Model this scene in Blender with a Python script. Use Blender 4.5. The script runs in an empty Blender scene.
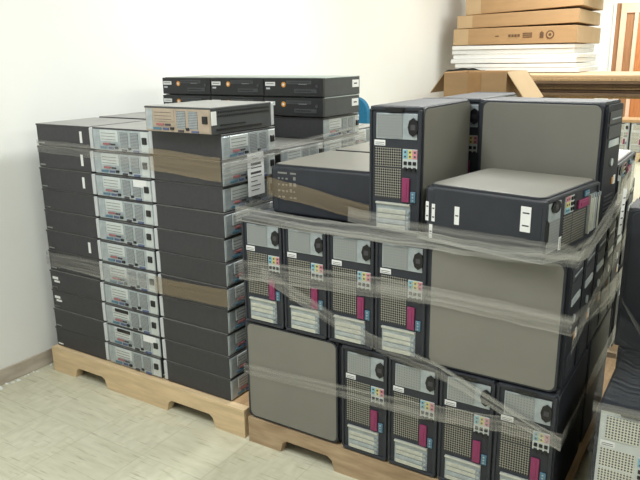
import bpy, bmesh, math, random
from mathutils import Vector, Matrix
random.seed(7)
R = math.radians
S = bpy.context.scene
C = S.collection

# ------------------------------------------------------------------ materials
def lin(c):
    def f(v):
        v /= 255.0
        return v/12.92 if v <= .04045 else ((v+.055)/1.055)**2.4
    return (f(c[0]), f(c[1]), f(c[2]), 1)

def nodes(name):
    m = bpy.data.materials.new(name); m.use_nodes = True
    nt = m.node_tree; b = nt.nodes['Principled BSDF']
    return m, nt, b

def mixcol(nt, fac, a, b, blend='MIX'):
    n = nt.nodes.new('ShaderNodeMix'); n.data_type = 'RGBA'; n.blend_type = blend
    if hasattr(fac, 'links'): nt.links.new(fac, n.inputs[0])
    else: n.inputs[0].default_value = fac
    for v, i in ((a, 6), (b, 7)):
        if hasattr(v, 'links'): nt.links.new(v, n.inputs[i])
        else: n.inputs[i].default_value = v
    return n.outputs[2]

def noise(nt, scale, stretch=(1, 1, 1), coord='Object', detail=4, rot=(0, 0, 0)):
    tc = nt.nodes.new('ShaderNodeTexCoord'); mp = nt.nodes.new('ShaderNodeMapping')
    mp.inputs['Scale'].default_value = stretch; mp.inputs['Rotation'].default_value = rot
    nt.links.new(tc.outputs[coord], mp.inputs['Vector'])
    n = nt.nodes.new('ShaderNodeTexNoise'); n.inputs['Scale'].default_value = scale
    n.inputs['Detail'].default_value = detail
    nt.links.new(mp.outputs[0], n.inputs['Vector'])
    return n.outputs[0]

def ramp(nt, src, p0, p1, c0=(0, 0, 0, 1), c1=(1, 1, 1, 1)):
    r = nt.nodes.new('ShaderNodeValToRGB')
    r.color_ramp.elements[0].position = p0; r.color_ramp.elements[0].color = c0
    r.color_ramp.elements[1].position = p1; r.color_ramp.elements[1].color = c1
    nt.links.new(src, r.inputs[0]); return r.outputs[0]

def mat(name, col, rough=.5, metal=0, var=.12, vs=30, stretch=(1, 1, 1), bump=0, spec=.5, col2=None):
    m, nt, b = nodes(name)
    c = lin(col)
    c2 = lin(col2) if col2 else tuple(x*(1-var*2) for x in c[:3])+(1,)
    f = ramp(nt, noise(nt, vs, stretch), .3, .7)
    nt.links.new(mixcol(nt, f, c, c2), b.inputs['Base Color'])
    b.inputs['Roughness'].default_value = rough; b.inputs['Metallic'].default_value = metal
    b.inputs['Specular IOR Level'].default_value = spec
    if bump:
        bp = nt.nodes.new('ShaderNodeBump'); bp.inputs['Strength'].default_value = bump
        bp.inputs['Distance'].default_value = .002
        nt.links.new(noise(nt, vs*4, stretch), bp.inputs['Height']); nt.links.new(bp.outputs[0], b.inputs['Normal'])
    return m

def grid_mat(name, metal_col, hole_col, axes, pitch, radius, rough=.4, metal=.4):
    """perforated sheet: round holes on a square pitch (object space)"""
    m, nt, b = nodes(name)
    tc = nt.nodes.new('ShaderNodeTexCoord'); sp = nt.nodes.new('ShaderNodeSeparateXYZ')
    nt.links.new(tc.outputs['Object'], sp.inputs[0])
    acc = None
    for ax, pt in zip(axes, pitch):
        d = nt.nodes.new('ShaderNodeMath'); d.operation = 'DIVIDE'; d.inputs[1].default_value = pt
        nt.links.new(sp.outputs['XYZ'.index(ax)], d.inputs[0])
        f = nt.nodes.new('ShaderNodeMath'); f.operation = 'FRACT'; nt.links.new(d.outputs[0], f.inputs[0])
        s = nt.nodes.new('ShaderNodeMath'); s.operation = 'SUBTRACT'; s.inputs[1].default_value = .5
        nt.links.new(f.outputs[0], s.inputs[0])
        q = nt.nodes.new('ShaderNodeMath'); q.operation = 'MULTIPLY'
        nt.links.new(s.outputs[0], q.inputs[0]); nt.links.new(s.outputs[0], q.inputs[1])
        if acc is None: acc = q.outputs[0]
        else:
            a = nt.nodes.new('ShaderNodeMath'); a.operation = 'ADD'
            nt.links.new(acc, a.inputs[0]); nt.links.new(q.outputs[0], a.inputs[1]); acc = a.outputs[0]
    g = nt.nodes.new('ShaderNodeMath'); g.operation = 'GREATER_THAN'; g.inputs[1].default_value = radius**2
    nt.links.new(acc, g.inputs[0])
    nt.links.new(mixcol(nt, g.outputs[0], lin(hole_col), lin(metal_col)), b.inputs['Base Color'])
    b.inputs['Roughness'].default_value = rough
    mm = nt.nodes.new('ShaderNodeMath'); mm.operation = 'MULTIPLY'; mm.inputs[1].default_value = metal
    nt.links.new(g.outputs[0], mm.inputs[0]); nt.links.new(mm.outputs[0], b.inputs['Metallic'])
    return m

M = {}
M['shell'] = mat('dark_blue_grey_plastic', (48, 51, 58), .5, var=.1, vs=14, spec=.4)
M['shell_black'] = mat('blackish_plastic', (32, 35, 42), .6, var=.1, vs=14, spec=.25)
M['panel'] = mat('warm_grey_painted_steel', (124, 122, 114), .38, var=.04, vs=6, bump=.05)
M['case_dark'] = mat('dark_textured_steel', (57, 57, 60), .5, var=.12, vs=60, bump=.1)
M['case_top'] = mat('grey_steel_top_with_sheen', (138, 137, 134), .33, var=.08, vs=8)  # grey partly stands in for the grazing reflection on the dark lids
M['silver'] = mat('galvanised_steel', (188, 196, 198), .38, metal=.35, var=.12, vs=22, col2=(150, 160, 166))
M['silver_light'] = mat('bright_zinc_plate', (205, 211, 210), .4, metal=.25, var=.06, vs=18)
M['bezel_silver'] = mat('silver_plastic_bezel', (196, 200, 202), .4, var=.05)
M['tan_metal'] = mat('steel_warm_light_cast', (180, 164, 146), .42, metal=.25, var=.1, vs=20)  # warm cast of the light is mixed into the steel colour
M['black'] = mat('black_plastic', (22, 22, 24), .4)
M['ibm_black'] = mat('black_computer_plastic', (34, 36, 38), .42, var=.12, vs=30)
M['ibm_side'] = mat('charcoal_painted_steel', (66, 70, 72), .5, var=.08, vs=20)
M['ibm_top'] = mat('greenish_grey_lid', (120, 130, 124), .35, var=.05)
M['white'] = mat('white_sticker_paper', (228, 230, 228), .6, var=.03)
M['ink'] = mat('dark_print', (70, 68, 72), .7)
M['red'] = mat('red_print', (164, 104, 106), .6)
M['orange'] = mat('orange_sticker', (232, 160, 60), .5)
M['cyan'] = mat('aqua_port_plastic', (132, 188, 204), .5)
M['yellow'] = mat('yellow_port_plastic', (206, 196, 128), .5)
M['pink'] = mat('pink_port_plastic', (208, 138, 150), .5)
M['magenta'] = mat('magenta_port_plastic', (142, 50, 94), .45)
M['teal'] = mat('blue_port_plastic', (84, 124, 146), .45)
M['blue'] = mat('dark_blue_port_plastic', (86, 98, 134), .45)
M['psu'] = grid_mat('psu_punched_steel', (150, 154, 154), (118, 122, 124), 'XZ', (.009, .009), .22)
M['mesh'] = grid_mat('perforated_vent_steel', (150, 148, 138), (22, 23, 26), 'XZ', (.0078, .0082), .43, metal=.2)
M['mesh_light'] = grid_mat('perforated_pale_steel', (208, 208, 196), (60, 62, 66), 'XZ', (.0085, .0085), .33, metal=.2)
M['grille'] = grid_mat('fine_fan_grille', (168, 174, 176), (78, 84, 90), 'XZ', (.006, .006), .36)
M['slotmetal'] = mat('bracket_steel', (205, 207, 196), .35, metal=.3, var=.1, vs=40)
M['wood'] = mat('pallet_pine', (222, 196, 156), .75, var=.12, vs=6, stretch=(1, 8, 8), bump=.2)
M['wood_old'] = mat('weathered_pallet_wood', (184, 160, 128), .8, var=.25, vs=7, stretch=(1, 6, 6), bump=.3, col2=(148, 124, 96))
M['deck'] = mat('pallet_deck_wood', (188, 154, 112), .8, var=.18, vs=7, stretch=(8, 1, 8), bump=.2)
M['board_dark'] = mat('dark_fibreboard', (120, 92, 64), .8, var=.2, vs=12)
M['card'] = mat('corrugated_cardboard', (180, 145, 104), .8, var=.05, vs=5, stretch=(1, 1, 6))
M['card_light'] = mat('cardboard_inner', (198, 170, 132), .8, var=.05, vs=5)
M['card_dark'] = mat('brown_cardboard_sheet', (112, 88, 66), .8, var=.15, vs=10, stretch=(1, 1, 10))
M['card_tape'] = mat('parcel_tape', (176, 134, 86), .35, var=.06)
M['card_ink'] = mat('brown_carton_print', (110, 82, 58), .8)
M['foam'] = mat('white_foam_board', (240, 240, 238), .6, var=.03, vs=10)
M['chair_blue'] = mat('teal_fabric', (20, 104, 140), .8, var=.1, vs=60)
M['desk_white'] = mat('white_laminate', (226, 228, 224), .35, var=.02)
M['door_wood'] = mat('orange_brown_veneer', (196, 128, 76), .45, var=.12, vs=5, stretch=(6, 6, 1), col2=(176, 108, 62))
M['door_brown'] = mat('mid_brown_veneer', (170, 122, 82), .5, var=.12, vs=5, stretch=(6, 6, 1))
M['door_frame'] = mat('salmon_painted_frame', (232, 196, 170), .5, var=.04)
M['chrome'] = mat('chrome', (200, 200, 200), .2, metal=1)
M['paper'] = mat('printer_paper', (236, 238, 238), .6, var=.02)

def wall_mat():
    m, nt, b = nodes('white_wall_paint')
    f = ramp(nt, noise(nt, 1.3), .35, .7)
    nt.links.new(mixcol(nt, f, lin((231, 232, 228)), lin((226, 227, 223))), b.inputs['Base Color'])
    b.inputs['Roughness'].default_value = .55
    return m
M['wall'] = wall_mat()

def floor_mat():
    m, nt, b = nodes('streaked_vinyl_tile')
    tc = nt.nodes.new('ShaderNodeTexCoord')
    mp = nt.nodes.new('ShaderNodeMapping'); mp.inputs['Scale'].default_value = (1/.305, 1/.305, 1)
    nt.links.new(tc.outputs['Object'], mp.inputs[0])
    ck = nt.nodes.new('ShaderNodeTexChecker'); ck.inputs['Scale'].default_value = 1
    ck.inputs['Color1'].default_value = (1, 1, 1, 1); ck.inputs['Color2'].default_value = (0, 0, 0, 1)
    nt.links.new(mp.outputs[0], ck.inputs['Vector'])
    a = noise(nt, 5, (1.5, 7, 1), detail=8); c = noise(nt, 7, (5, 2.2, 1), detail=8)
    streak = mixcol(nt, ck.outputs['Fac'], a, c)
    base = mixcol(nt, ramp(nt, streak, .3, .7), lin((194, 192, 170)), lin((210, 208, 188)))
    # thin dark drag marks with a shape of their own
    d = ramp(nt, noise(nt, 3.4, (2.4, 26, 1), detail=12, rot=(0, 0, .35)), .58, .76)
    base = mixcol(nt, d, base, lin((156, 150, 122)))
    # scuffs
    e = ramp(nt, noise(nt, 2.0, (1, 1, 1), detail=5), .45, .75)
    base = mixcol(nt, e, base, mixcol(nt, .3, base, lin((150, 146, 112))))
    # joints
    br = nt.nodes.new('ShaderNodeTexBrick'); br.offset = 0
    br.inputs['Scale'].default_value = 1; br.inputs['Brick Width'].default_value = 1; br.inputs['Row Height'].default_value = 1
    br.inputs['Mortar Size'].default_value = .006; br.inputs['Mortar Smooth'].default_value = .3
    nt.links.new(mp.outputs[0], br.inputs['Vector'])
    base = mixcol(nt, br.outputs['Fac'], base, mixcol(nt, .35, base, lin((150, 146, 122))))
    nt.links.new(base, b.inputs['Base Color'])
    b.inputs['Roughness'].default_value = .42
    return m
M['floor'] = floor_mat()

def base_mat():
    m, nt, b = nodes('dirty_cove_base')
    f = ramp(nt, noise(nt, 6, (1, 1, 3), detail=6), .35, .65)
    nt.links.new(mixcol(nt, f, lin((190, 182, 168)), lin((160, 148, 132))), b.inputs['Base Color'])
    b.inputs['Roughness'].default_value = .6
    return m
M['base'] = base_mat()

def film_mat(name, col, lo, hi, rough=.13):
    m, nt, b = nodes(name)
    b.inputs['Base Color'].default_value = lin(col); b.inputs['Roughness'].default_value = rough
    b.inputs['Specular IOR Level'].default_value = .7
    tr = nt.nodes.new('ShaderNodeBsdfTransparent'); mx = nt.nodes.new('ShaderNodeMixShader')
    n1 = noise(nt, 3, (.45, 3.2, 1), coord='UV', detail=2)
    f = ramp(nt, n1, .36, .66, (lo, lo, lo, 1), (hi, hi, hi, 1))
    nt.links.new(f, mx.inputs[0]); nt.links.new(tr.outputs[0], mx.inputs[1]); nt.links.new(b.outputs[0], mx.inputs[2])
    nt.links.new(mx.outputs[0], nt.nodes['Material Output'].inputs['Surface'])
    bp = nt.nodes.new('ShaderNodeBump'); bp.inputs['Strength'].default_value = .5; bp.inputs['Distance'].default_value = .004
    nt.links.new(n1, bp.inputs['Height']); nt.links.new(bp.outputs[0], b.inputs['Normal'])
    return m
M['film'] = film_mat('stretch_film', (200, 198, 190), .08, .36)
M['film_thick'] = film_mat('stretch_film_roped', (196, 196, 190), .14, .56)
M['film_tan'] = film_mat('stretch_film_warm_reflection', (170, 150, 116), .26, .40)  # tan tint stands in for warm light reflected by the clear film
M['film_thin'] = film_mat('stretch_film_single_layer', (180, 184, 184), .01, .12)

# ------------------------------------------------------------------ mesh helper
class MB:
    def __init__(s):
        s.bm = bmesh.new(); s.mats = []; s.uv = s.bm.loops.layers.uv.new('UVMap')
    def mi(s, m):
        if m not in s.mats: s.mats.append(m)
        return s.mats.index(m)
    def _merge(s, t, m):
        i = s.mi(m); vm = {}
        for v in t.verts: vm[v] = s.bm.verts.new(v.co)
        for f in t.faces:
            try: nf = s.bm.faces.new([vm[v] for v in f.verts])
            except ValueError: continue
            nf.material_index = i; nf.smooth = f.smooth
        t.free()
    def box(s, x0, x1, y0, y1, z0, z1, m, bev=0, seg=2, rot=None):
        t = bmesh.new(); bmesh.ops.create_cube(t, size=1)
        for v in t.verts:
            v.co = Vector(((x0+x1)/2+v.co.x*(x1-x0), (y0+y1)/2+v.co.y*(y1-y0), (z0+z1)/2+v.co.z*(z1-z0)))
        if bev: bmesh.ops.bevel(t, geom=list(t.edges), offset=bev, segments=seg, profile=.5, affect='EDGES')
        if rot is not None:
            c = Vector(((x0+x1)/2, (y0+y1)/2, (z0+z1)/2))
            for v in t.verts: v.co = rot @ (v.co-c) + c
        s._merge(t, m); return s
    def prism(s, pts, axis, a0, a1, m, bev=0):
        """polygon pts (u,v) extruded along axis; x:(y,z)  y:(x,z)  z:(x,y)"""
        t = bmesh.new()
        def P(u, v, a):
            return {'x': (a, u, v), 'y': (u, a, v), 'z': (u, v, a)}[axis]
        lo = [t.verts.new(P(u, v, a0)) for u, v in pts]; hi = [t.verts.new(P(u, v, a1)) for u, v in pts]
        t.faces.new(lo); top = t.faces.new(hi[::-1]); n = len(pts)
        for i in range(n): t.faces.new((lo[i], hi[i], hi[(i+1) % n], lo[(i+1) % n]))
        bmesh.ops.recalc_face_normals(t, faces=t.faces)
        if bev:
            bmesh.ops.bevel(t, geom=list(top.edges), offset=bev, segments=2, profile=.5, affect='EDGES')
        s._merge(t, m); return s
    def cyl(s, c, axis, r, h, m, n=20, r2=None):
        pts = [(c[0]+r*math.cos(2*math.pi*i/n), c[1]+r*math.sin(2*math.pi*i/n)) for i in range(n)]
        return s.prism(pts, axis, c[2], c[2]+h, m)
    def tube(s, pts, r, m, n=8):
        t = bmesh.new(); rings = []
        pts = [Vector(p) for p in pts]
        for i, p in enumerate(pts):
            d = (pts[min(i+1, len(pts)-1)]-pts[max(i-1, 0)]).normalized()
            a = d.cross(Vector((0, 0, 1)));
            if a.length < .01: a = d.cross(Vector((1, 0, 0)))
            a.normalize(); b = d.cross(a)
            rings.append([t.verts.new(p+a*r*math.cos(2*math.pi*k/n)+b*r*math.sin(2*math.pi*k/n)) for k in range(n)])
        for i in range(len(rings)-1):
            for k in range(n):
                f = t.faces.new((rings[i][k], rings[i][(k+1) % n], rings[i+1][(k+1) % n], rings[i+1][k])); f.smooth = True
        t.faces.new(rings[0]); t.faces.new(rings[-1][::-1])
        bmesh.ops.recalc_face_normals(t, faces=t.faces)
        s._merge(t, m); return s
    def build(s, name, parent=None, loc=None):
        me = bpy.data.meshes.new(name); s.bm.normal_update(); s.bm.to_mesh(me); s.bm.free()
        for m in s.mats: me.materials.append(M[m])
        o = bpy.data.objects.new(name, me); C.objects.link(o)
        if parent: o.parent = parent
        if loc: o.location = loc
        return o

def rrect(x0, x1, y0, y1, r, n=6):
    p = []
    for cx, cy, a in ((x1-r, y1-r, 0), (x0+r, y1-r, 90), (x0+r, y0+r, 180), (x1-r, y0+r, 270)):
        for i in range(n+1):
            t = R(a+90*i/n); p.append((cx+r*math.cos(t), cy+r*math.sin(t)))
    return p

def tag(o, label=None, cat=None, group=None, kind=None):
    for k, v in (('label', label), ('category', cat), ('group', group), ('kind', kind)):
        if v: o[k] = v
    return o
def thing(name, loc=(0, 0, 0), rz=0):
    o = bpy.data.objects.new(name, None); C.objects.link(o); o.location = loc; o.rotation_euler = (0, 0, rz)
    o.empty_display_size = .05
    return o
def copy_tree(o, parent=None):
    c = o.copy(); C.objects.link(c); c.parent = parent
    for ch in o.children: copy_tree(ch, c)
    return c
USED = set()
def inst(proto, label, group=None, M4=None):
    """first use moves the prototype itself, afterwards a copy of the whole tree"""
    o = proto if proto.name not in USED else copy_tree(proto)
    if o is proto: USED.add(proto.name)
    for k in ('label', 'group'):
        if k in o: del o[k]
    o['label'] = label
    if group: o['group'] = group
    if M4 is not None:
        l, r, _ = M4.decompose(); o.rotation_mode = 'XYZ'; o.location = l; o.rotation_euler = r.to_euler()
    return o

# ------------------------------------------------------------------ tower computer (rear faces -y, cover panel on +x)
W, D, H = .185, .426, .412
def make_tower(name='tower_computer', shell='shell', panel='panel', rear_light=False, H=H, D=D):
    t = thing(name); t['category'] = 'computer'
    b = MB()
    b.prism(rrect(0, W-.004, 0, H, .012), 'y', .006, D-.03, shell)                       # painted chassis wrap
    b.prism(rrect(.003, W-.006, .003, H-.003, .012), 'y', 0, .006, shell)
    if rear_light: b.prism(rrect(.010, W-.016, .010, H-.010, .008), 'y', -.001, .004, 'silver_light')
    # raised rim round the rear
    for a in ((0, .009, 0, H), (W-.016, W-.004, 0, H)): b.box(a[0], a[1], -.006, .012, a[2]+.01, a[3]-.01, shell, .003)
    b.box(.004, W-.008, -.006, .012, H-.014, H-.001, shell, .003)
    b.box(.004, W-.008, -.006, .012, .001, .012, shell, .003)
    b.build('chassis', t)
    # cover panel
    b = MB(); b.prism(rrect(.004, D-.012, .004, H-.004, .026), 'x', W-.006, W, shell)
    b.prism(rrect(.009, D-.018, .009, H-.009, .022), 'x', W-.004, W+.0015, panel, bev=.0012)
    b.build('side_panel', t)
    # cover latch
    b = MB(); b.prism([(W*.30, H-.004), (W*.36, H-.017), (W*.62, H-.017), (W*.68, H-.004)], 'y', -.010, 0, 'black')
    b.build('cover_latch', t)
    zt = lambda f: H-(f*.412)
    plate = 'silver_light' if rear_light else 'psu'
    b = MB(); b.box(W*.13, W*.90, -.003, .002, zt(.25), zt(.055), 'silver_light' if rear_light else 'silver', .001)
    b.box(W*.15, W*.63, -.0045, .002, zt(.24), zt(.065), 'mesh_light' if rear_light else 'psu')
    psu = b.build('power_supply', t)
    b = MB(); hx = W*.83; hz = zt(.155); b.prism([(hx+.021*math.cos(R(a))*.85, hz+.029*math.sin(R(a))) for a in (0, 45, 90, 135, 180, 225, 270, 315)], 'y', -.008, 0, 'black')
    b.box(hx-.008, hx+.008, -.0085, -.007, hz-.008, hz+.008, 'ink')
    b.build('power_socket', psu)
    b = MB(); b.box(W*.09, W*.30, -.0015, .001, zt(.305), zt(.262), 'white', 0)
    for k in range(2): b.box(W*.11, W*.28, -.0019, .001, zt(.279+.014*k)-.0018, zt(.279+.014*k), 'ink')
    b.build('sticker', t)
    mm = 'mesh_light' if rear_light else 'mesh'
    b = MB(); b.box(W*.10, W*.61, -.0012, .002, zt(.465), zt(.32), mm); b.build('upper_vent', t)
    b = MB(); b.box(W*.10, W*.61, -.0012, .002, zt(.715), zt(.478), mm); b.build('lower_vent', t)
    # coloured keyboard/audio block
    b = MB(); b.box(W*.64, W*.92, -.003, .001, zt(.47), zt(.322), 'silver_light')
    for i, c in enumerate(('cyan', 'yellow', 'pink')):
        b.box(W*(.65+.09*i), W*(.73+.09*i), -.0045, 0, zt(.395), zt(.328), c)
        for q in (.345, .378): b.cyl((W*(.69+.09*i), zt(q), -.0052), 'y', .0035, .002, 'ink', 10)
    b.build('port_panel', t)
    for i in range(3):
        for q in (.43, .475):
            b = MB(); b.box(W*(.665+.085*i), W*(.72+.085*i), -.0065, 0, zt(q+.013), zt(q-.014), 'black', .0008); b.build('usb_port', t)
    b = MB(); b.box(W*.64, W*.78, -.007, 0, zt(.735), zt(.545), 'magenta', .002)
    b.box(W*.685, W*.735, -.0085, 0, zt(.70), zt(.58), 'magenta', .001)
    b.build('parallel_port', t)
    b = MB(); b.box(W*.80, W*.90, -.006, 0, zt(.735), zt(.65), 'teal', .002)
    for k in range(3): b.cyl((W*.85, zt(.668+.025*k), -.0068), 'y', .003, .002, 'silver', 8)
    b.build('video_port', t)
    # expansion slots
    b = MB(); b.box(W*.14, W*.80, -.002, .002, zt(.965), zt(.75), 'silver'); b.box(W*.14, W*.80, -.010, -.002, zt(.765), zt(.75), 'slotmetal', .001)
    bay = b.build('slot_bay', t)
    for k in range(4):
        z = zt(.80+.042*k); b = MB(); b.box(W*.17, W*.72, -.0055, -.002, z-.0155, z-.0015, 'slotmetal' if k != 2 else 'silver', .001)
        b.box(W*.73, W*.79, -.008, -.002, z-.013, z-.004, 'silver', .001); b.build('slot_cover', bay)
    # front bezel at +y
    b = MB(); b.prism(rrect(-.002, W-.007, .0, H+.001, .016), 'y', D-.034, D-.012, shell)
    b.prism(rrect(.008, W-.011, .010, H-.009, .014), 'y', D-.012, D, 'shell_black', bev=0)
    fb = b.build('front_bezel', t)
    b = MB(); b.box(.022, W-.025, D-.001, D+.003, H-.070, H-.030, 'shell', .002); b.box(.04, W-.045, D+.002, D+.0045, H-.056, H-.052, 'silver')
    b.build('optical_drive', fb)
    b = MB(); b.box(.022, W-.025, D-.001, D+.003, H-.116, H-.076, 'shell', .002); b.build('drive_cover', fb)
    b = MB(); b.box(.035, W-.038, D-.001, D+.004, H-.145, H-.122, 'silver', .002); b.build('floppy_drive', fb)
    b = MB(); b.cyl((W/2, .215, D-.002), 'y', .013, .006, 'silver'); b.build('power_button', fb)
    b = MB(); b.box(.03, .05, D-.001, D+.002, .135, .165, 'white'); b.box(.055, .068, D-.001, D+.002, .138, .16, 'orange'); b.build('badge', fb)
    b = MB()
    for k in range(6): b.box(.04, W-.043, D-.001, D+.0015, .03+.014*k, .036+.014*k, 'shell', .001)
    b.build('intake_slots', fb)
    return t

tower = make_tower()
tower_dark = make_tower(panel='shell_black')
def Mup(x, y, z, a=0): return Matrix.Translation((x, y, z)) @ Matrix.Rotation(R(a), 4, 'Z')
# panel outward to -y : local x -> -y, local y -> +x ; corner x,y is the front-left of the footprint
def Mside(x, y, z, a=0): return Mup(x, y, z, a) @ Matrix.Translation((0, W, 0)) @ Matrix.Rotation(R(-90), 4, 'Z')
# lying, panel up, rear to +x, top of case to -y
def Mlie(x, y, z, a=0, D=D, H=H):
    B = Matrix(((0, -1, 0, D), (0, 0, -1, H), (1, 0, 0, 0), (0, 0, 0, 1)))
    return Mup(x, y, z, a) @ B

ZP = .114; Z1 = ZP; Z2 = ZP+.414; Z3 = ZP+.828
PW = .187
# lower row of the wrapped pile
inst(tower, 'tower computer at the lower left corner of the wrapped pallet, broad grey panel forward', 'tower computers on the wrapped pallet', Mside(0, 0, Z1))
low = ['bottom-row tower computer, ports outward, touching the lower left grey panel',
       'second ports-outward tower computer from the grey panel in the bottom row',
       'third ports-outward tower computer in the bottom row, under the big grey panel',
       'tower computer at the right end of the bottom row, ports outward']
for k in range(4):
    inst(tower_dark if k == 3 else tower, low[k], 'tower computers on the wrapped pallet', Mup(.434+k*PW, 0, Z1))
mid = ['leftmost of the four upright tower computers in the middle row, port side out behind film',
       'second upright tower computer from the left in the middle row, port side out',
       'third upright tower computer from the left in the middle row, port side out',
       'fourth upright tower computer in the middle row, touching the large grey side panel']
for k in range(4):
    inst(tower, mid[k], 'tower computers on the wrapped pallet', Mup(.0055+k*PW, 0, Z2))
sd = ['large grey-panelled tower computer at the right of the middle row, wrapped in film',
      'tower computer directly behind the large grey middle-row panel, dark front to the right',
      'third tower computer inward in the middle row, dark front facing the right gap',
      'fourth tower computer inward in the middle row, dark front facing the right gap',
      'innermost tower computer of the right-hand middle row, dark front towards the gap']
for k in range(5):
    inst(tower, sd[k], 'tower computers on the wrapped pallet', Mside(.755, k*PW, Z2))
hid = 'tower computer buried inside the wrapped pallet behind the front rows'
for k in range(6):
    x = .03+k*.191
    if k == 5:
        inst(tower_dark, 'second tower computer inward along the dark right side of the bottom row', 'tower computers on the wrapped pallet', Mup(.995, .45, Z1))
    else: inst(tower, hid, 'buried tower computers', Mup(x, .45, Z1))
for k in range(3):
    inst(tower, hid, 'buried tower computers', Mup(.19+k*PW, .885, Z1))
    inst(tower, hid, 'buried tower computers', Mup(.19+k*PW, .885, Z2))
for k in range(4): inst(tower, hid, 'buried tower computers', Mup(.0055+k*PW, .44, Z2))
# top layer
g = 'tower computers on top of the wrapped pallet'
inst(tower, 'upright tower computer standing alone on top with colourful ports facing forward', g, Mup(.518, .045, Z3))
db = inst(tower, 'tower computer lying flat at the left of the top layer, white marks on edge', g, Mlie(.070, .10, Z3))
inst(tower, 'tower computer lying flat behind the one with white marks on its edge', g, Mlie(.070, .53, Z3))
short = make_tower(H=.385, D=.385)
ly = inst(short, 'tower computer lying flat on top at the right, white stickers on dark edge', g, Mlie(.733, .0, Z3, -10, D=.385, H=.385))
inst(tower, 'tower computer standing broadside on top, large grey panel behind the flat one', g, Mside(.748, .44, Z3, -6))
inst(tower, 'tower computer between the lone upright tower and the broadside panel, only lid seen', g, Mup(.555, .49, Z3))
inst(tower, 'tower computer lying flat behind the right end of the broadside grey panel', g, Mlie(.752, .645, Z3))

def sticker(par, boxes, name='sticker'):
    for bx in boxes:
        b = MB(); b.box(*bx, 'white'); o = b.build(name, par)
    return o
# stickers on the flat towers; local top of case (z = H) faces forward, local x is up, local y runs right to left
def flat_sticker(par, u, v, wu, hv, lines=2, D=.385, H=.385):
    """u metres from left end, v metres above base, on the face that now points forward"""
    b = MB(); y1 = D-u; b.box(v, v+hv, y1-wu, y1, H-.001, H+.0012, 'white')
    for k in range(lines):
        q = v+hv*(.25+.5*k/max(1, lines-1)) if lines > 1 else v+hv*.5
        b.box(q-.002, q+.002, y1-wu*.85, y1-wu*.2, H, H+.0016, 'ink')
    b.build('sticker', par)
flat_sticker(ly, .006, .070, .011, .060); flat_sticker(ly, .028, .070, .011, .055); flat_sticker(ly, .108, .072, .016, .055, 1)
flat_sticker(ly, .020, .015, .012, .045, 1); flat_sticker(ly, .318, .085, .030, .072)
b = MB()
for i in range(5):
    for j in range(4):
        if random.random() < .85:
            y1 = D-.035-i*.017; v = .062+j*.023
            b.box(v, v+random.choice((.006, .012)), y1-random.uniform(.006, .013), y1, H-.001, H+.0012, 'case_top')
b.box(.152, .158, D-.075, D-.035, H-.001, H+.0012, 'case_top'); b.box(.152, .158, D-.115, D-.09, H-.001, H+.0012, 'case_top')
b.build('inventory_marks', db)

# ------------------------------------------------------------------ pallets
def make_pallet(x0, x1, y0, y1, h, wood, deck, notch, label):
    t = thing('wooden_pallet', ((x0+x1)/2, (y0+y1)/2, 0)); tag(t, label, 'pallet')
    ox, oy = (x0+x1)/2, (y0+y1)/2
    th = .018
    for k in range(3):
        yc = [y0, (y0+y1)/2-.019, y1-.038][k]
        pts = [(x0, th), (x0, h-th), (x1, h-th), (x1, th)]
        p = [(x1-ox, th*.0), (x1-ox, h-th)]
        outline = [(x0-ox, 0), (x0-ox, h-th), (x1-ox, h-th), (x1-ox, 0)]
        nt_ = []
        for a, c in sorted(notch, reverse=True):
            nt_ += [(c-ox, 0), (c-ox-.012, .042), (c-ox-.03, .055), (a-ox+.03, .055), (a-ox+.012, .042), (a-ox, 0)]
        if k == 0:
            outline = [(u, v if v < .05 else h-.002) for u, v in outline]
        b = MB(); b.prism(outline+nt_, 'y', yc-oy, yc+.038-oy, wood); b.build('stringer', t)
    n = 8; wd = (x1-x0-.02)/n
    for k in range(n):
        b = MB(); xx = x0+k*(x1-x0-wd*.82)/(n-1)
        b.box(xx-ox, xx+wd*.82-ox, y0+.039-oy, y1+.004-oy, h-th, h-.001, deck, .002); b.build('deck_board', t)
    return t
make_pallet(-1.255, -.03, .0, 1.10, .128, 'wood', 'deck', [(-1.09, -.86), (-.47, -.19)], 'pale pine pallet under the tall stack of flat desktop computers by the wall')
make_pallet(-.005, 1.20, -.005, 1.30, .112, 'wood_old', 'deck', [(.15, .40), (.80, 1.05)], 'weathered brown pallet under the wrapped tower computers')

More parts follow.
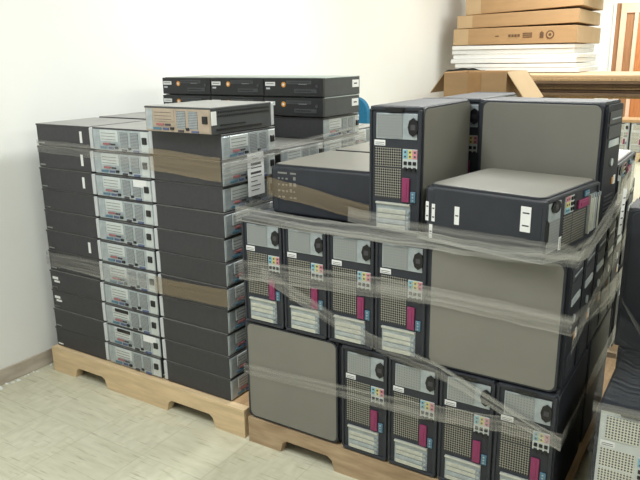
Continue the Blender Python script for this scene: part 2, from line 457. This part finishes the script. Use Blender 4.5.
# ------------------------------------------------------------------ flat desktop computer (rear faces -y, bezel at +y)
w, d, h = .338, .385, .0985
def make_desktop(rear='silver', light='silver_light', side='case_dark', top='case_top', vents=False, bez='bezel_silver', hh=h):
    t = thing('desktop_computer'); t['category'] = 'computer'
    b = MB(); b.box(0, w, .003, d-.022, 0, hh-.004, side, .002, 1)
    for q in (.05, w-.08):
        for yy in (.04, d-.09): pass
    b.build('case', t)
    b = MB(); b.box(.001, w-.001, .002, d-.022, hh-.003, hh, top); b.box(-.001, w+.001, .0, d-.022, hh-.008, hh-.0012, side, .001, 1)
    b.build('lid', t)
    b = MB(); b.box(.002, w-.002, 0, .004, .003, hh-.007, rear, .001, 1)
    rp = b.build('rear_plate', t)
    b = MB(); b.box(w*.14, w*.46, -.002, .001, hh*.42, hh*.90, light, .001, 1)
    b.box(w*.02, w*.12, -.0015, .001, hh*.10, hh*.90, 'silver', .001, 1)
    for k in range(3): b.box(w*.16, w*.42, -.0026, 0, hh*(.50+.13*k), hh*(.515+.13*k), 'ink')
    b.build('slot_plate', rp)
    b = MB(); b.box(w*.50, w*.63, -.0015, .001, hh*.18, hh*.84, 'grille'); b.build('vent', rp)
    b = MB(); b.box(w*.675, w*.81, -.0015, .001, hh*.18, hh*.84, 'grille'); b.build('vent', rp)
    b = MB(); b.box(w*.86, w*.985, -.002, .001, hh*.08, hh*.90, light, .001, 1); b.box(w*.885, w*.96, -.007, 0, hh*.40, hh*.68, 'black', .002, 1)
    b.build('power_socket', rp)
    for nm, a0, a1, yy, z0, z1, mt in (('label_strip', .18, .30, .003, .27, .35, 'red'), ('label_strip', .32, .40, .003, .27, .34, 'ink'),
            ('serial_port', .13, .25, .003, .10, .19, 'teal'), ('parallel_port', .28, .37, .003, .10, .19, 'blue'), ('audio_jack', .40, .45, .005, .12, .22, 'black'),
            ('usb_port', .52, .60, .004, .05, .13, 'ink'), ('network_port', .64, .68, .005, .12, .22, 'black'), ('video_port', .72, .82, .004, .05, .12, 'blue')):
        b = MB(); b.box(w*a0, w*a1, -yy, 0, hh*z0, hh*z1, mt); b.build(nm, rp)
    if vents:
        b = MB()
        for r_ in range(2):
            for k in range(26): b.box(w-.001, w+.0015, .03+k*.0125, .036+k*.0125, hh*(.62+.15*r_), hh*(.70+.15*r_), 'black')
        b.box(w-.001, w+.002, .03, .30, hh*.12, hh*.20, 'black'); b.box(w-.001, w+.0018, .05, .20, hh*.30, hh*.34, 'black')
        b.build('side_vents', t)
        b = MB(); b.box(w-.001, w+.002, .004, .03, hh*.35, hh*.85, 'white'); b.build('sticker', t)
    b = MB(); b.box(-.001, w+.001, d-.022, d-.002, .004, hh-.004, bez, .004)
    fb = b.build('front_bezel', t)
    b = MB(); b.box(.03, .18, d-.004, d, hh*.55, hh*.85, 'ibm_side', .002, 1); b.build('optical_drive', fb)
    b = MB(); b.cyl((w-.04, hh*.5, d-.004), 'y', .010, .006, 'silver'); b.build('power_button', fb)
    return t
desk = make_desktop()
tan = make_desktop('tan_metal', 'tan_metal', 'ibm_side', 'case_top', True, 'bezel_silver')

ordn = ['top', 'second', 'third', 'fourth', 'fifth', 'sixth', 'seventh', 'eighth', 'ninth', 'tenth', 'bottom']
def Mfront(x, y, z): return Mup(x, y, z)
def Mright(x, y, z):  # rear to +x ; x,y min corner; footprint d (x) by w (y)
    return Matrix.Translation((x+d, y, z)) @ Matrix.Rotation(R(90), 4, 'Z')
def Mleft(x, y, z):   # rear to -x
    return Matrix.Translation((x, y+w, z)) @ Matrix.Rotation(R(-90), 4, 'Z')
ZB = .129; step = .1005
def rowword(i, n):
    if i == n-1: return 'topmost'
    if i == 0: return 'bottom'
    k = n-1-i
    return ordn[k]+' from the top'
def side_sticker(o, boxes):
    for (y0, y1, z0, z1) in boxes:
        b = MB(); b.box(w-.001, w+.0012, y0, y1, z0, z1, 'white'); b.build('sticker', o)
for i in range(11):
    z = ZB+i*step; q = i/10; rw = rowword(i, 11)
    j = lambda s=.003: random.uniform(-s, s)
    o = inst(desk, f'dark flat desktop computer, {rw} in the column nearest the wall', 'desktop computers in the front of the wall-side pallet', Mleft(-1.246+.042*q+j(.002), .03+j(), z))
    # stickers on the face towards the camera (local +x side now points to -y)
    if i in (10, 9, 8, 5): side_sticker(o, [(d-.085, d-.070, .025, .075)])
    if i in (3, 2): side_sticker(o, [(.02, .06, .055, .068), (.03, .07, .04, .05)])
    side_sticker(o, [(.012, .05, .010, .016)])
    o = inst(desk, f'silver-backed flat desktop computer, {rw} in the column of ports facing forward', 'desktop computers in the front of the wall-side pallet', Mfront(-.856+.038*q+j(.002), .03+j(), z))
    if i in (8, 1):
        b = MB(); b.box(w*.70, w*.93, -.0035, 0, h*.62, h*.92, 'white'); b.build('sticker', o)
    if i in (2, 1):
        b = MB(); b.box(w*.2, w*.45, -.004, 0, h*.72, h*.88, 'black'); b.build('open_slot', o)
    inst(desk, f'dark-sided flat desktop computer, {rw} in the corner column', 'desktop computers in the front of the wall-side pallet', Mright(-.506+.022*q+j(.003), .03+j(), z))
hidl = 'flat desktop computer buried in the inner rows of the wall-side stack'
for i in range(11):
    z = ZB+i*step
    if i < 10:
        vis = i >= 8
        inst(desk, f'flat desktop computer, {rowword(i, 10)} in the inner column behind the corner column' if vis else hidl, 'desktop computers in the inner rows', Mright(-.495, .42, z))
    t_ = (i == 10)
    inst(desk, 'flat desktop computer with grey lid, topmost behind the wall-side column' if t_ else hidl, 'desktop computers in the inner rows', Mleft(-1.235, .42, z))
    inst(desk, 'flat desktop computer with grey lid, topmost behind the column of forward-facing ports' if t_ else hidl, 'desktop computers in the inner rows', Mfront(-.846, .42, z))
    vis = i >= 9
    inst(desk, f'flat desktop computer, {rowword(i, 11)} in the rear corner column under the black computers' if vis else hidl, 'desktop computers in the inner rows', Mright(-.495, .765, z))
    inst(desk, hidl, 'desktop computers in the inner rows', Mfront(-1.19, .81, z))
    inst(desk, hidl, 'desktop computers in the inner rows', Mfront(-.846, .81, z))
# beige one on top
inst(tan, 'beige-backed desktop computer with vented black side lying crosswise on top of the stack', None, Mup(-.437, -.02, ZB+11*step+.001, -.5) @ Matrix.Scale(1, 4))
# paper sheet
b = MB(); x = -.094
b.box(0, .0012, 0, .105, 0, .17, 'paper')
for k, (a, c, hh_) in enumerate([(.03, .07, .004), (.02, .085, .010), (.02, .09, .004), (.018, .085, .009), (.018, .09, .003), (.018, .06, .003), (.018, .08, .003), (.018, .07, .003)]):
    z = .15-k*.018; b.box(.0005, .0016, a, c, z-hh_, z, 'ink')
o = b.build('paper_sheet'); o.location = (-.093, .170, .972); o.rotation_euler = (0, 0, 0)
tag(o, 'white printed sheet of paper hung over the silver backs at the stack corner', 'paper')

# ------------------------------------------------------------------ black desktop computers (front faces -y)
bw, bd, bh = .332, .345, .088
def make_black():
    t = thing('black_desktop_computer'); t['category'] = 'computer'
    b = MB(); b.box(.001, bw-.001, .02, bd, 0, bh-.004, 'ibm_side', .002, 1); b.build('case', t)
    b = MB(); b.box(0, bw, .018, bd, bh-.006, bh, 'ibm_top', .002, 1); b.build('lid', t)
    b = MB(); b.box(0, bw, 0, .022, .002, bh-.002, 'ibm_black', .003)
    fb = b.build('front_bezel', t)
    b = MB(); b.box(.13, .27, -.002, .002, .058, .074, 'ibm_side', .001, 1); b.box(.14, .26, -.003, 0, .066, .068, 'black'); b.build('optical_drive', fb)
    b = MB(); b.box(.175, .30, -.003, .002, .018, .036, 'ibm_side', .002, 1); b.box(.185, .27, -.004, 0, .026, .030, 'black'); b.build('floppy_drive', fb)
    b = MB(); b.cyl((.115, .056, -.003), 'y', .0125, .004, 'orange'); b.cyl((.115, .056, -.0035), 'y', .006, .004, 'white'); b.build('round_sticker', fb)
    b = MB(); b.box(.008, .065, -.0016, .002, .050, .068, 'white'); b.box(.015, .058, -.002, 0, .058, .061, 'ink'); b.build('sticker', fb)
    b = MB(); b.box(.012, .035, -.0012, .002, .034, .042, 'bezel_silver'); b.build('badge', fb)
    b = MB(); b.cyl((.30, .05, -.003), 'y', .007, .005, 'ibm_side'); b.build('power_button', fb)
    b = MB(); b.box(.20, .245, -.0018, .002, .058, .072, 'white'); b.build('sticker', fb)
    b = MB(); b.box(bw-.002, bw+.001, bd-.075, bd-.012, .035, .070, 'white'); b.box(bw-.002, bw+.0015, bd-.06, bd-.03, .05, .056, 'ink'); b.build('side_sticker', t)
    return t
blk = make_black(); zt = ZB+11*step+.003
names = ['left', 'middle', 'right']
for lev in range(2):
    for k in range(3):
        inst(blk, f'{names[k]} black desktop computer in the {"upper" if lev else "lower"} row on the stack', 'black desktop computers on the stack', Mup(-1.105+k*.336, .745+.004*lev, zt+lev*.0895))

# ------------------------------------------------------------------ stack behind
b = None
make_pallet(-1.25, -.10, 1.20, 2.1, .128, 'wood', 'deck', [(-1.0, -.8), (-.45, -.2)], 'pine pallet behind the stack of flat desktop computers')
for i in range(10):
    inst(desk, 'flat desktop computer, topmost of the separate stack seen past the black computers' if i == 9 else 'flat desktop computer low in the separate stack behind', 'desktop computers on the rear pallet', Mright(-.60, 1.21, ZB+i*step))

# ------------------------------------------------------------------ pile at the right
make_pallet(1.262, 2.35, -.03, 1.05, .118, 'wood_old', 'deck', [(1.45, 1.65), (1.9, 2.1)], 'pallet under the wrapped towers at the right edge')
pale = make_tower(shell='shell', panel='shell', rear_light=True)
ot = make_tower(shell='shell', panel='shell')
tall = make_tower(shell='shell', panel='shell', H=.485)
inst(pale, 'tower computer with pale perforated back at the lower right edge, under film', None, Mup(1.287, .0, .12))
inst(ot, 'dark tower computer behind the pale-backed one, under the tall dark tower', None, Mside(1.275, .44, .12))
inst(tall, 'tall dark tower computer standing highest at the right edge of the view', None, Mside(1.262, .44, .534))

inst(ot, 'dark tower computer added second from the front at the right edge to shade the gap', 'towers added to shade the right gap', Mside(1.277, .635, .12))  # these three towers, mostly out of view, are added to shade the gap
inst(tall, 'tall dark tower computer added directly behind the highest one to shade the gap', 'towers added to shade the right gap', Mside(1.266, .635, .534))
inst(pale, 'tower computer added right of the pale perforated one to shade the gap', 'towers added to shade the right gap', Mup(1.476, .0, .12))
make_pallet(.40, 1.16, 1.35, 2.1, .118, 'wood_old', 'deck', [(.5, .65), (.85, 1.0)], 'pallet behind the gap between the wrapped pile and the right edge')
for k in range(2):
    inst(tower, ('lower' if k == 0 else 'upper')+' grey-panelled tower computer seen broadside through the gap at the right', 'towers beyond the right gap', Mside(.705, 1.37, .12+k*.414))

# ------------------------------------------------------------------ stretch film
def strip(parent, name, pts, m, wob=.0022, sub=6, vsub=5):
    """ribbon through (top, bottom) pairs"""
    b = MB(); i = b.mi(m); P = []
    n = len(pts)
    for k in range(n-1):
        for s_ in range(sub):
            t = s_/sub
            P.append((Vector(pts[k][0]).lerp(Vector(pts[k+1][0]), t), Vector(pts[k][1]).lerp(Vector(pts[k+1][1]), t)))
    P.append((Vector(pts[-1][0]), Vector(pts[-1][1])))
    G = []; L = 0
    for k, (a, c) in enumerate(P):
        if k: L += (a-P[k-1][0]).length
        row = []
        wd = random.uniform(-1, 1)*wob
        for q in range(vsub+1):
            f = q/vsub; p = a.lerp(c, f); p.z += wd
            row.append((b.bm.verts.new(p), (L, f*(a-c).length*8)))
        G.append(row)
    for k in range(len(G)-1):
        for q in range(vsub):
            vs = [G[k][q], G[k][q+1], G[k+1][q+1], G[k+1][q]]
            f = b.bm.faces.new([v[0] for v in vs]); f.material_index = i; f.smooth = True
            for lp, v in zip(f.loops, vs): lp[b.uv].uv = v[1]
    return b.build(name, parent)
F1 = thing('stretch_film', (-.6, .02, 0)); tag(F1, 'clear stretch film bands round the tall stack of flat desktop computers', 'stretch film')
def off(pts, o): return [(tuple(a[i]-o[i] for i in range(3)), tuple(c[i]-o[i] for i in range(3))) for a, c in pts]
o1 = (-.6, .02, 0)
def hoop(y0, x1, zs):
    return zs
strip(F1, 'film_band', off([((-1.192, .35, 1.16), (-1.196, .35, 1.10)), ((-1.192, .018, 1.162), (-1.198, .018, 1.105)), ((-.79, .018, 1.155), (-.79, .018, 1.10))], o1), 'film')
strip(F1, 'film_band', off([((-.79, .018, 1.155), (-.79, .018, 1.10)), ((-.47, .017, 1.165), (-.47, .017, 1.074))], o1), 'film')
strip(F1, 'film_band', off([((-.47, .016, 1.165), (-.47, .016, 1.074)), ((-.098, .016, 1.148), (-.098, .016, 1.056))], o1), 'film_tan')
strip(F1, 'film_band', off([((-.09, .016, 1.146), (-.09, .016, 1.06)), ((-.088, .36, 1.156), (-.088, .36, 1.115)), ((-.088, 1.12, 1.178), (-.088, 1.12, 1.118))], o1), 'film_thick')
strip(F1, 'film_band', off([((-.088, .016, 1.13), (-.088, .016, 1.105)), ((-.086, .36, 1.135), (-.086, .36, 1.120)), ((-.086, 1.12, 1.125), (-.086, 1.12, 1.08))], o1), 'film_thick')
strip(F1, 'film_band', off([((-1.226, .38, .626), (-1.230, .38, .559)), ((-1.226, .017, .626), (-1.230, .017, .559)), ((-.84, .017, .628), (-.84, .017, .550)), ((-.47, .017, .618), (-.47, .017, .545))], o1), 'film')
strip(F1, 'film_band', off([((-.50, .016, .618), (-.50, .016, .545)), ((-.098, .016, .626), (-.098, .016, .552))], o1), 'film_tan')
strip(F1, 'film_band', off([((-.096, .016, .626), (-.096, .016, .552)), ((-.09, .7, .62), (-.09, .7, .55))], o1), 'film')

F2 = thing('stretch_film', (.6, -.01, 0)); tag(F2, 'clear stretch film wound round the pallet of tower computers', 'stretch film')
o2 = (.6, -.01, 0)
Y = -.014; X = 1.199
def fb(pts, m, **k): strip(F2, 'film_band', off(pts, o2), m, **k)
fb([((-.010, .5, .775), (-.010, .5, .70)), ((-.010, Y, .776), (-.010, Y, .696)), ((.576, Y, .804), (.576, Y, .731)), ((.80, Y, .801), (.80, Y, .742)), ((X, Y, .791), (X, Y, .728)), ((X, .62, .70), (X, .62, .61)), ((X, .95, .68), (X, .95, .60))], 'film')
fb([((.576, Y-.001, .79), (.576, Y-.001, .75)), ((.85, Y-.001, .795), (.85, Y-.001, .755)), ((X, Y-.001, .785), (X, Y-.001, .74))], 'film')
fb([((.10, Y-.002, .765), (.10, Y-.002, .71)), ((.424, Y-.002, .64), (.424, Y-.002, .585)), ((.631, Y-.002, .573), (.631, Y-.002, .522)), ((.807, Y-.002, .548), (.807, Y-.002, .495)), ((.972, Y-.002, .482), (.972, Y-.002, .442)), ((X, Y-.002, .40), (X, Y-.002, .355))], 'film')
fb([((.42, Y-.006, .645), (.42, Y-.004, .638)), ((.55, Y-.006, .602), (.55, Y-.004, .594)), ((.807, Y-.006, .548), (.807, Y-.004, .534)), ((.98, Y-.006, .478), (.98, Y-.004, .462)), ((1.14, Y-.006, .415), (1.14, Y-.004, .402))], 'film_thick', wob=.001)  # narrow pale strip drawn as the specular line along the diagonal band
fb([((-.008, .3, .35), (-.008, .3, .30)), ((-.008, Y, .352), (-.008, Y, .304)), ((.435, Y, .373), (.435, Y, .322)), ((.74, Y, .388), (.74, Y, .329)), ((1.017, Y, .418), (1.017, Y, .363)), ((X, Y, .412), (X, Y, .36)), ((X+.002, .9, .45), (X+.002, .9, .38))], 'film')
# top edge of the middle row, several roped turns
fb([((-.012, .5, .985), (-.012, .5, .93)), ((-.012, Y, .985), (-.012, Y, .925)), ((.396, Y, .972), (.396, Y, .921)), ((.76, Y, .975), (.76, Y, .922)), ((1.00, -.062, .980), (1.00, -.062, .935)), ((1.115, -.086, .995), (1.115, -.086, .948)), ((X+.006, -.03, .985), (X+.006, -.03, .935)), ((X+.02, .47, 1.05), (X+.02, .47, .974)), ((1.20, .95, 1.086), (1.20, .95, .99))], 'film_thick')
fb([((.45, .02, 1.02), (.45, .015, .97)), ((.72, -.018, 1.005), (.72, -.018, .96)), ((1.00, -.064, 1.01), (1.00, -.064, .965)), ((1.118, -.090, 1.015), (1.118, -.090, .965)), ((1.195, -.035, 1.0), (1.195, -.035, .95)), ((1.225, .02, 1.02), (1.225, .02, .96)), ((1.235, .36, 1.10), (1.235, .36, 1.04)), ((1.21, .9, 1.15), (1.21, .9, 1.05))], 'film')
fb([((.72, -.020, .968), (.72, -.020, .955)), ((1.00, -.068, .962), (1.00, -.068, .948)), ((1.12, -.093, .965), (1.12, -.093, .95)), ((1.205, -.03, .985), (1.205, -.03, .97))], 'film_thick', wob=.001)
fb([((1.201, .0, .72), (1.201, .0, .66)), ((1.203, .40, .80), (1.203, .40, .74)), ((1.203, .95, .86), (1.203, .95, .79))], 'film')
# over the dark flat tower
fb([((.062, .40, 1.09), (.062, .40, 1.02)), ((.062, .088, 1.082), (.062, .088, 1.012)), ((.515, .086, 1.012), (.515, .086, .955))], 'film_tan')
# hanging address slip
b = MB(); b.box(0, .0015, 0, .034, 0, .15, 'paper'); b.box(-.0005, .002, .008, .026, .05, .11, 'ink') if False else None
for k in range(5): b.box(-.0004, .0019, .006, .028, .03+.022*k, .034+.022*k, 'ink')
o = b.build('address_slip'); o.location = (1.236, .40, .935); o.rotation_euler = (R(-6), 0, R(-8))
tag(o, 'white paper slip caught in the film on the right side of the wrapped pile', 'paper')

F3 = thing('stretch_film', (1.28, .0, 0)); tag(F3, 'loose clear stretch film round the dark towers at the right edge', 'stretch film')
o3 = (1.28, 0, 0)
strip(F3, 'film_sheet', off([((1.255, .90, .98), (1.262, .9, .40)), ((1.262, .43, .98), (1.272, .43, .50)), ((1.268, .20, .70), (1.276, .2, .36)), ((1.276, -.012, .545), (1.276, -.012, .20)), ((1.50, -.014, .545), (1.50, -.014, .2))], o3), 'film_thin', vsub=8)
strip(F3, 'film_band', off([((1.276, -.016, .545), (1.276, -.016, .515)), ((1.50, -.017, .555), (1.50, -.017, .52))], o3), 'film')
strip(F3, 'film_band', off([((1.262, .432, .72), (1.268, .432, .70)), ((1.33, .425, .63), (1.33, .425, .60)), ((1.46, .425, .60), (1.46, .425, .57))], o3), 'film')
strip(F3, 'film_sheet', off([((1.27, .425, .66), (1.27, .02, .548)), ((1.35, .42, .60), (1.35, .0, .548)), ((1.48, .42, .62), (1.48, .0, .55))], o3), 'film_thin')

# ------------------------------------------------------------------ open carton
t = thing('cardboard_box', (.485, 1.10, Z3)); tag(t, 'open cardboard box with flaps folded out behind the top towers', 'box')
b = MB(); q = .145; dp = .30; hb = .485
for a in ((-q, q, -.004, 0, 0, hb), (-q, q, dp-.004, dp, 0, hb), (-q, -q+.004, 0, dp, 0, hb), (q-.004, q, 0, dp, 0, hb), (-q, q, 0, dp, 0, .004)): b.box(*a, 'card')
b.build('carton_body', t)
for s_, dz in ((-1, -.09), (1, -.12)):
    b = MB(); pr = [(s_*q, hb), (s_*(q+.065+.02*(s_ > 0)), hb+dz), (s_*(q+.068+.02*(s_ > 0)), hb+dz+.003), (s_*q, hb+.005)]
    b.prism(pr, 'y', 0, dp, 'card_light'); b.build('flap', t)
b = MB(); b.prism([(dp, hb), (dp+.10, hb-.03), (dp+.10, hb-.026), (dp, hb+.004)], 'x', -q, q, 'card_light'); b.build('flap', t)
b = MB(); b.box(-.03, .03, -.0052, -.003, hb-.10, hb, 'card_tape'); b.build('tape', t)

# ------------------------------------------------------------------ far stack: cartons, white boards, flattened cardboard
def carton(name, x0, x1, y0, y1, z0, z1, label, tilt=0, yaw=0, marks=False, grp=None):
    t = thing(name, (x0, y0, z0)); t.rotation_euler = (0, R(tilt), R(yaw)); tag(t, label, 'box', grp)
    L, Dp, Hh = x1-x0, y1-y0, z1-z0
    b = MB(); b.box(0, L, 0, Dp, 0, Hh, 'card', .004, 1); b.build('carton_body', t)
    b = MB(); b.box(-.001, .16, -.002, .0, .003, Hh-.003, 'card_light'); b.build('end_flap', t)
    b = MB(); b.box(L-.0, L+.003, .01, Dp-.01, .004, Hh-.004, 'card_light'); b.box(L-.16, L-.0, -.002, .0, .003, Hh-.003, 'card'); b.build('end_flap', t)
    b = MB(); b.box(.1, L-.1, Dp/2-.03, Dp/2+.03, Hh-.001, Hh+.001, 'card_tape'); b.build('tape', t)
    if marks:
        z = Hh*.5
        def mk(n_, *bx):
            b = MB()
            for q_ in bx: b.box(q_[0], q_[1], -.003, 0, q_[2], q_[3], 'card_ink')
            return b.build(n_, t)
        mk('printed_word', (L*.36, L*.39, z-.004, z+.004))
        for i in range(4): mk('printed_word', (L*.47+.03*i, L*.47+.022+.03*i, z-.012, z+.012))
        for i in range(3): mk('printed_line', (L*.585, L*.66, z-.022+.018*i, z-.012+.018*i))
        b = MB(); b.prism([(L*.72, z-.03), (L*.75, z-.03), (L*.75, z+.02), (L*.735, z+.035), (L*.72, z+.02)], 'y', -.003, 0, 'card_ink'); b.build('printed_symbol', t)
        b = MB(); b.cyl((L*.80, z, -.003), 'y', .04, .003, 'card_ink'); b.cyl((L*.80, z, -.004), 'y', .028, .003, 'card')
        b.cyl((L*.80, z, -.005), 'y', .014, .003, 'card_ink'); b.build('printed_symbol', t)
    return t
carton('flat_carton', -1.15, .08, 5.0, 6.05, 1.605, 1.765, 'long flat carton with printed marks resting on the white boards', marks=True, yaw=-1)
carton('flat_carton', -1.12, .08, 5.02, 6.05, 1.768, 1.895, 'long flat carton in the middle of the carton stack, slightly tilted', tilt=-1.0)
carton('flat_carton', -1.05, .10, 5.06, 6.05, 1.90, 2.06, 'upper long flat carton tilted up to the right', tilt=-2.2)
carton('flat_carton', -1.0, .2, 5.2, 6.05, 2.07, 2.28, 'topmost carton cut off by the picture top', tilt=-2.6)
for k in range(6):
    b = MB(); x0 = random.uniform(-1.18, -1.10); x1 = random.uniform(.06, .15)
    b.box(x0, x1, 5.0+random.uniform(-.02, .02), 5.95, 1.333+k*.045, 1.333+k*.045+(.038 if k % 2 else .042), 'foam', .003, 1)
    o = b.build('foam_board'); tag(o, f'thick white board, {rowword(k, 6)} in the pile under the cartons', 'board', 'white boards under the cartons')
zc = 1.135
for k in range(8):
    th = .0223; b = MB()
    b.box(-.50+random.uniform(-.03, .03), 1.30+random.uniform(-.12, .10), 0, 1.3, 0, th, 'card_light' if k == 7 else ('card_dark' if k % 3 else 'deck'), .002, 1)
    o = b.build('flattened_cardboard'); o.location = (-.25, 4.15+random.uniform(0, .12), zc); o.rotation_euler = (0, 0, R(random.uniform(-.8, .8)))
    tag(o, f'flattened brown cardboard sheet, {rowword(k, 8)} in the wide pile behind the towers', 'cardboard', 'flattened cardboard sheets'); zc += th+.002
b = MB(); pts = [(-1.18, 4.90, 1.345)]
for i in range(30):
    a = i/29; pts.append((-1.17+.42*a, 4.88-.02*math.sin(a*9), 1.343+.025*max(0, math.sin(a*3.1))+.004*math.sin(a*20)))
b.tube(pts, .010, 'black'); b.tube([(p[0]-.0, p[1]-.012, p[2]-.012) for p in pts[2:24]], .009, 'black')
o = b.build('cable'); tag(o, 'black cable lying in front of the white boards on the cardboard', 'cable')
# cartons that carry the sheets
for k, zz in enumerate((0, .38, .757)):
    b = MB(); b.box(-.72, .12, 4.25, 5.9, zz, zz+.376, 'card', .004, 1); o = b.build('storage_carton')
    tag(o, f'large closed carton, {rowword(k, 3)} of those carrying the cardboard sheets', 'box', 'large cartons carrying the sheets')

# ------------------------------------------------------------------ teal chair and desk glimpsed at the wall
t = thing('office_chair', (-1.06, 2.45, -.03+.03), R(0)); tag(t, 'teal office chair seen behind the stack of black computers', 'chair')
b = MB(); pts = rrect(-.22, .16, .60, 1.21, .12, 8); b.prism([(p[0], p[1]) for p in pts], 'y', .20, .26, 'chair_blue', bev=.01); b.build('backrest', t)
b = MB(); b.box(-.24, .22, -.25, .2, .44, .52, 'chair_blue', .03, 3); b.build('seat', t)
b = MB(); b.tube([(0, 0, .08), (0, 0, .44)], .03, 'black'); b.tube([(0, .1, .46), (0, .3, .5), (-.05, .27, .8)], .02, 'black'); b.build('gas_column', t)
for k in range(5):
    a = R(72*k); b = MB(); b.tube([(0, 0, .10), (.27*math.cos(a), .27*math.sin(a), .06)], .018, 'black'); lg = b.build('leg', t)
    b = MB(); b.cyl((.27*math.cos(a), .03, .27*math.sin(a)-.015), 'y', .028, .03, 'black'); o_ = b.build('caster', lg)
# ------------------------------------------------------------------ far pale towers near the doors
ptow = make_tower(shell='silver', panel='silver_light', rear_light=True)
for k, lb in enumerate(('middle pale grey tower computer of the row standing near the far doors', 'rightmost pale grey tower computer of the row near the far doors', 'leftmost pale grey tower computer of the row near the far doors')):
    o = inst(ptow, lb, 'pale tower computers near the doors', Mup([-.05, .16, -.26][k], 8.6, .128))
make_pallet(-.32, .75, 8.55, 9.3, .126, 'wood', 'deck', [(-.1, .1), (.3, .5)], 'far pallet under the pale tower computers')
b = MB(); b.box(-.3, .7, 8.6, 9.05, .543, .585, 'card', .004, 1); o = b.build('flat_carton'); tag(o, 'flat brown carton on top of the pale tower computers near the doors', 'box')

# ------------------------------------------------------------------ setting
def struct(name, fn):
    b = MB(); fn(b); o = b.build(name); o['kind'] = 'structure'; return o
struct('floor', lambda b: b.box(-1.5, 7, -4, 12, -.05, 0, 'floor'))
struct('wall_left', lambda b: b.box(-1.46, -1.34, -4, 11.6, 0, 2.8, 'wall'))
struct('ceiling', lambda b: b.box(-1.46, 7, -4, 11.6, 2.8, 2.86, 'wall'))
struct('baseboard_left', lambda b: b.box(-1.34, -1.332, -4, 11, 0, .078, 'base', .003, 1))
def bw_(b):
    b.box(-1.34, -.62, 11, 11.12, 0, 2.8, 'wall'); b.box(-.62, 7, 11, 11.12, 2.32, 2.8, 'wall'); b.box(1.2, 7, 11, 11.12, 0, 2.32, 'wall')
struct('wall_back', bw_)
struct('wall_right', lambda b: b.box(7, 7.12, -4, 11.6, 0, 2.8, 'wall'))
def tr(b):
    b.box(-.62, -.58, 10.97, 11.05, 0, 2.32, 'wall'); b.box(-.50, -.41, 10.96, 11.06, 0, 2.32, 'door_frame'); b.box(-.28, -.22, 10.96, 11.06, 0, 2.32, 'door_frame')
    b.box(-.5, 1.2, 10.965, 11.06, 2.16, 2.32, 'door_frame')
struct('trim_1', tr)
d1 = struct('door_1', lambda b: b.box(-.41, -.28, 11.0, 11.05, 0, 2.16, 'door_brown', .004, 1))
b = MB(); b.tube([(-.395, 10.99, 1.02), (-.395, 10.95, 1.02), (-.36, 10.95, 1.02)], .01, 'chrome'); b.build('door_handle', d1)
d2 = struct('door_2', lambda b: b.box(-.22, .66, 11.0, 11.05, 0, 2.16, 'door_wood', .004, 1))
b = MB(); b.tube([(-.15, 10.99, 1.02), (-.15, 10.95, 1.02), (-.04, 10.95, 1.02)], .01, 'chrome'); b.build('door_handle', d2)
struct('trim_2', lambda b: b.box(-.58, -.50, 11.0, 11.08, 0, 2.32, 'door_brown'))
struct('trim_3', lambda b: b.box(.66, 1.2, 11.0, 11.08, 0, 2.16, 'door_brown'))

# crumbs of plaster along the wall foot
b = MB()
for i in range(26):
    y = random.uniform(-.5, .02); s_ = random.uniform(.004, .013); xx = -1.328+random.uniform(0, .02)
    b.box(xx, xx+s_, y, y+s_*random.uniform(1, 3), 0, s_*.5, 'paper', rot=Matrix.Rotation(random.uniform(0, 3), 3, 'Z'))
o = b.build('plaster_crumbs'); tag(o, 'white plaster crumbs on the floor along the foot of the wall', 'debris', kind='stuff')

# ------------------------------------------------------------------ lights
def area(x, y, z, sx, sy, power, col=(1, 1, 1), rot=(0, 0, 0)):
    l = bpy.data.lights.new('ceiling_light', 'AREA'); l.shape = 'RECTANGLE'; l.size = sx; l.size_y = sy; l.energy = power; l.color = col
    o = bpy.data.objects.new('ceiling_light', l); C.objects.link(o); o.location = (x, y, z); o.rotation_euler = rot; return o
WC = (.98, 1, .985)
for y, p in ((-1.4, 52), (1.6, 62), (4.4, 40), (7.0, 45), (9.8, 60)):
    area(.2, y, 2.78, .6, 1.3, p, WC)
    area(3.6, y, 2.78, .6, 1.3, p*.85, WC)
wd = bpy.data.worlds.new('world'); S.world = wd; wd.use_nodes = True
wd.node_tree.nodes['Background'].inputs[0].default_value = (.95, 1, 1, 1); wd.node_tree.nodes['Background'].inputs[1].default_value = .35

# ------------------------------------------------------------------ camera
f, pi, ya, ro = 667.07, .267, .5672, -.015
cy, sy, cp, sp = math.cos(ya), math.sin(ya), math.cos(pi), math.sin(pi)
fw = Vector((-sy*cp, cy*cp, -sp)); rt = Vector((cy, sy, 0)); up = rt.cross(fw)
r_ = rt*math.cos(ro)+up*math.sin(ro); u_ = -rt*math.sin(ro)+up*math.cos(ro)
cam = bpy.data.cameras.new('camera'); co = bpy.data.objects.new('camera', cam); C.objects.link(co)
m = Matrix((r_, u_, -fw)).transposed().to_4x4(); m.translation = Vector((1.5439, -1.8769, 1.5035)); co.matrix_world = m
cam.sensor_width = 36; cam.lens = f/640*36; cam.clip_start = .05
S.camera = co
S.view_settings.view_transform = 'Standard'; S.view_settings.look = 'None'; S.view_settings.gamma = 1; S.view_settings.use_curve_mapping = False
S.view_settings.exposure = 0.14
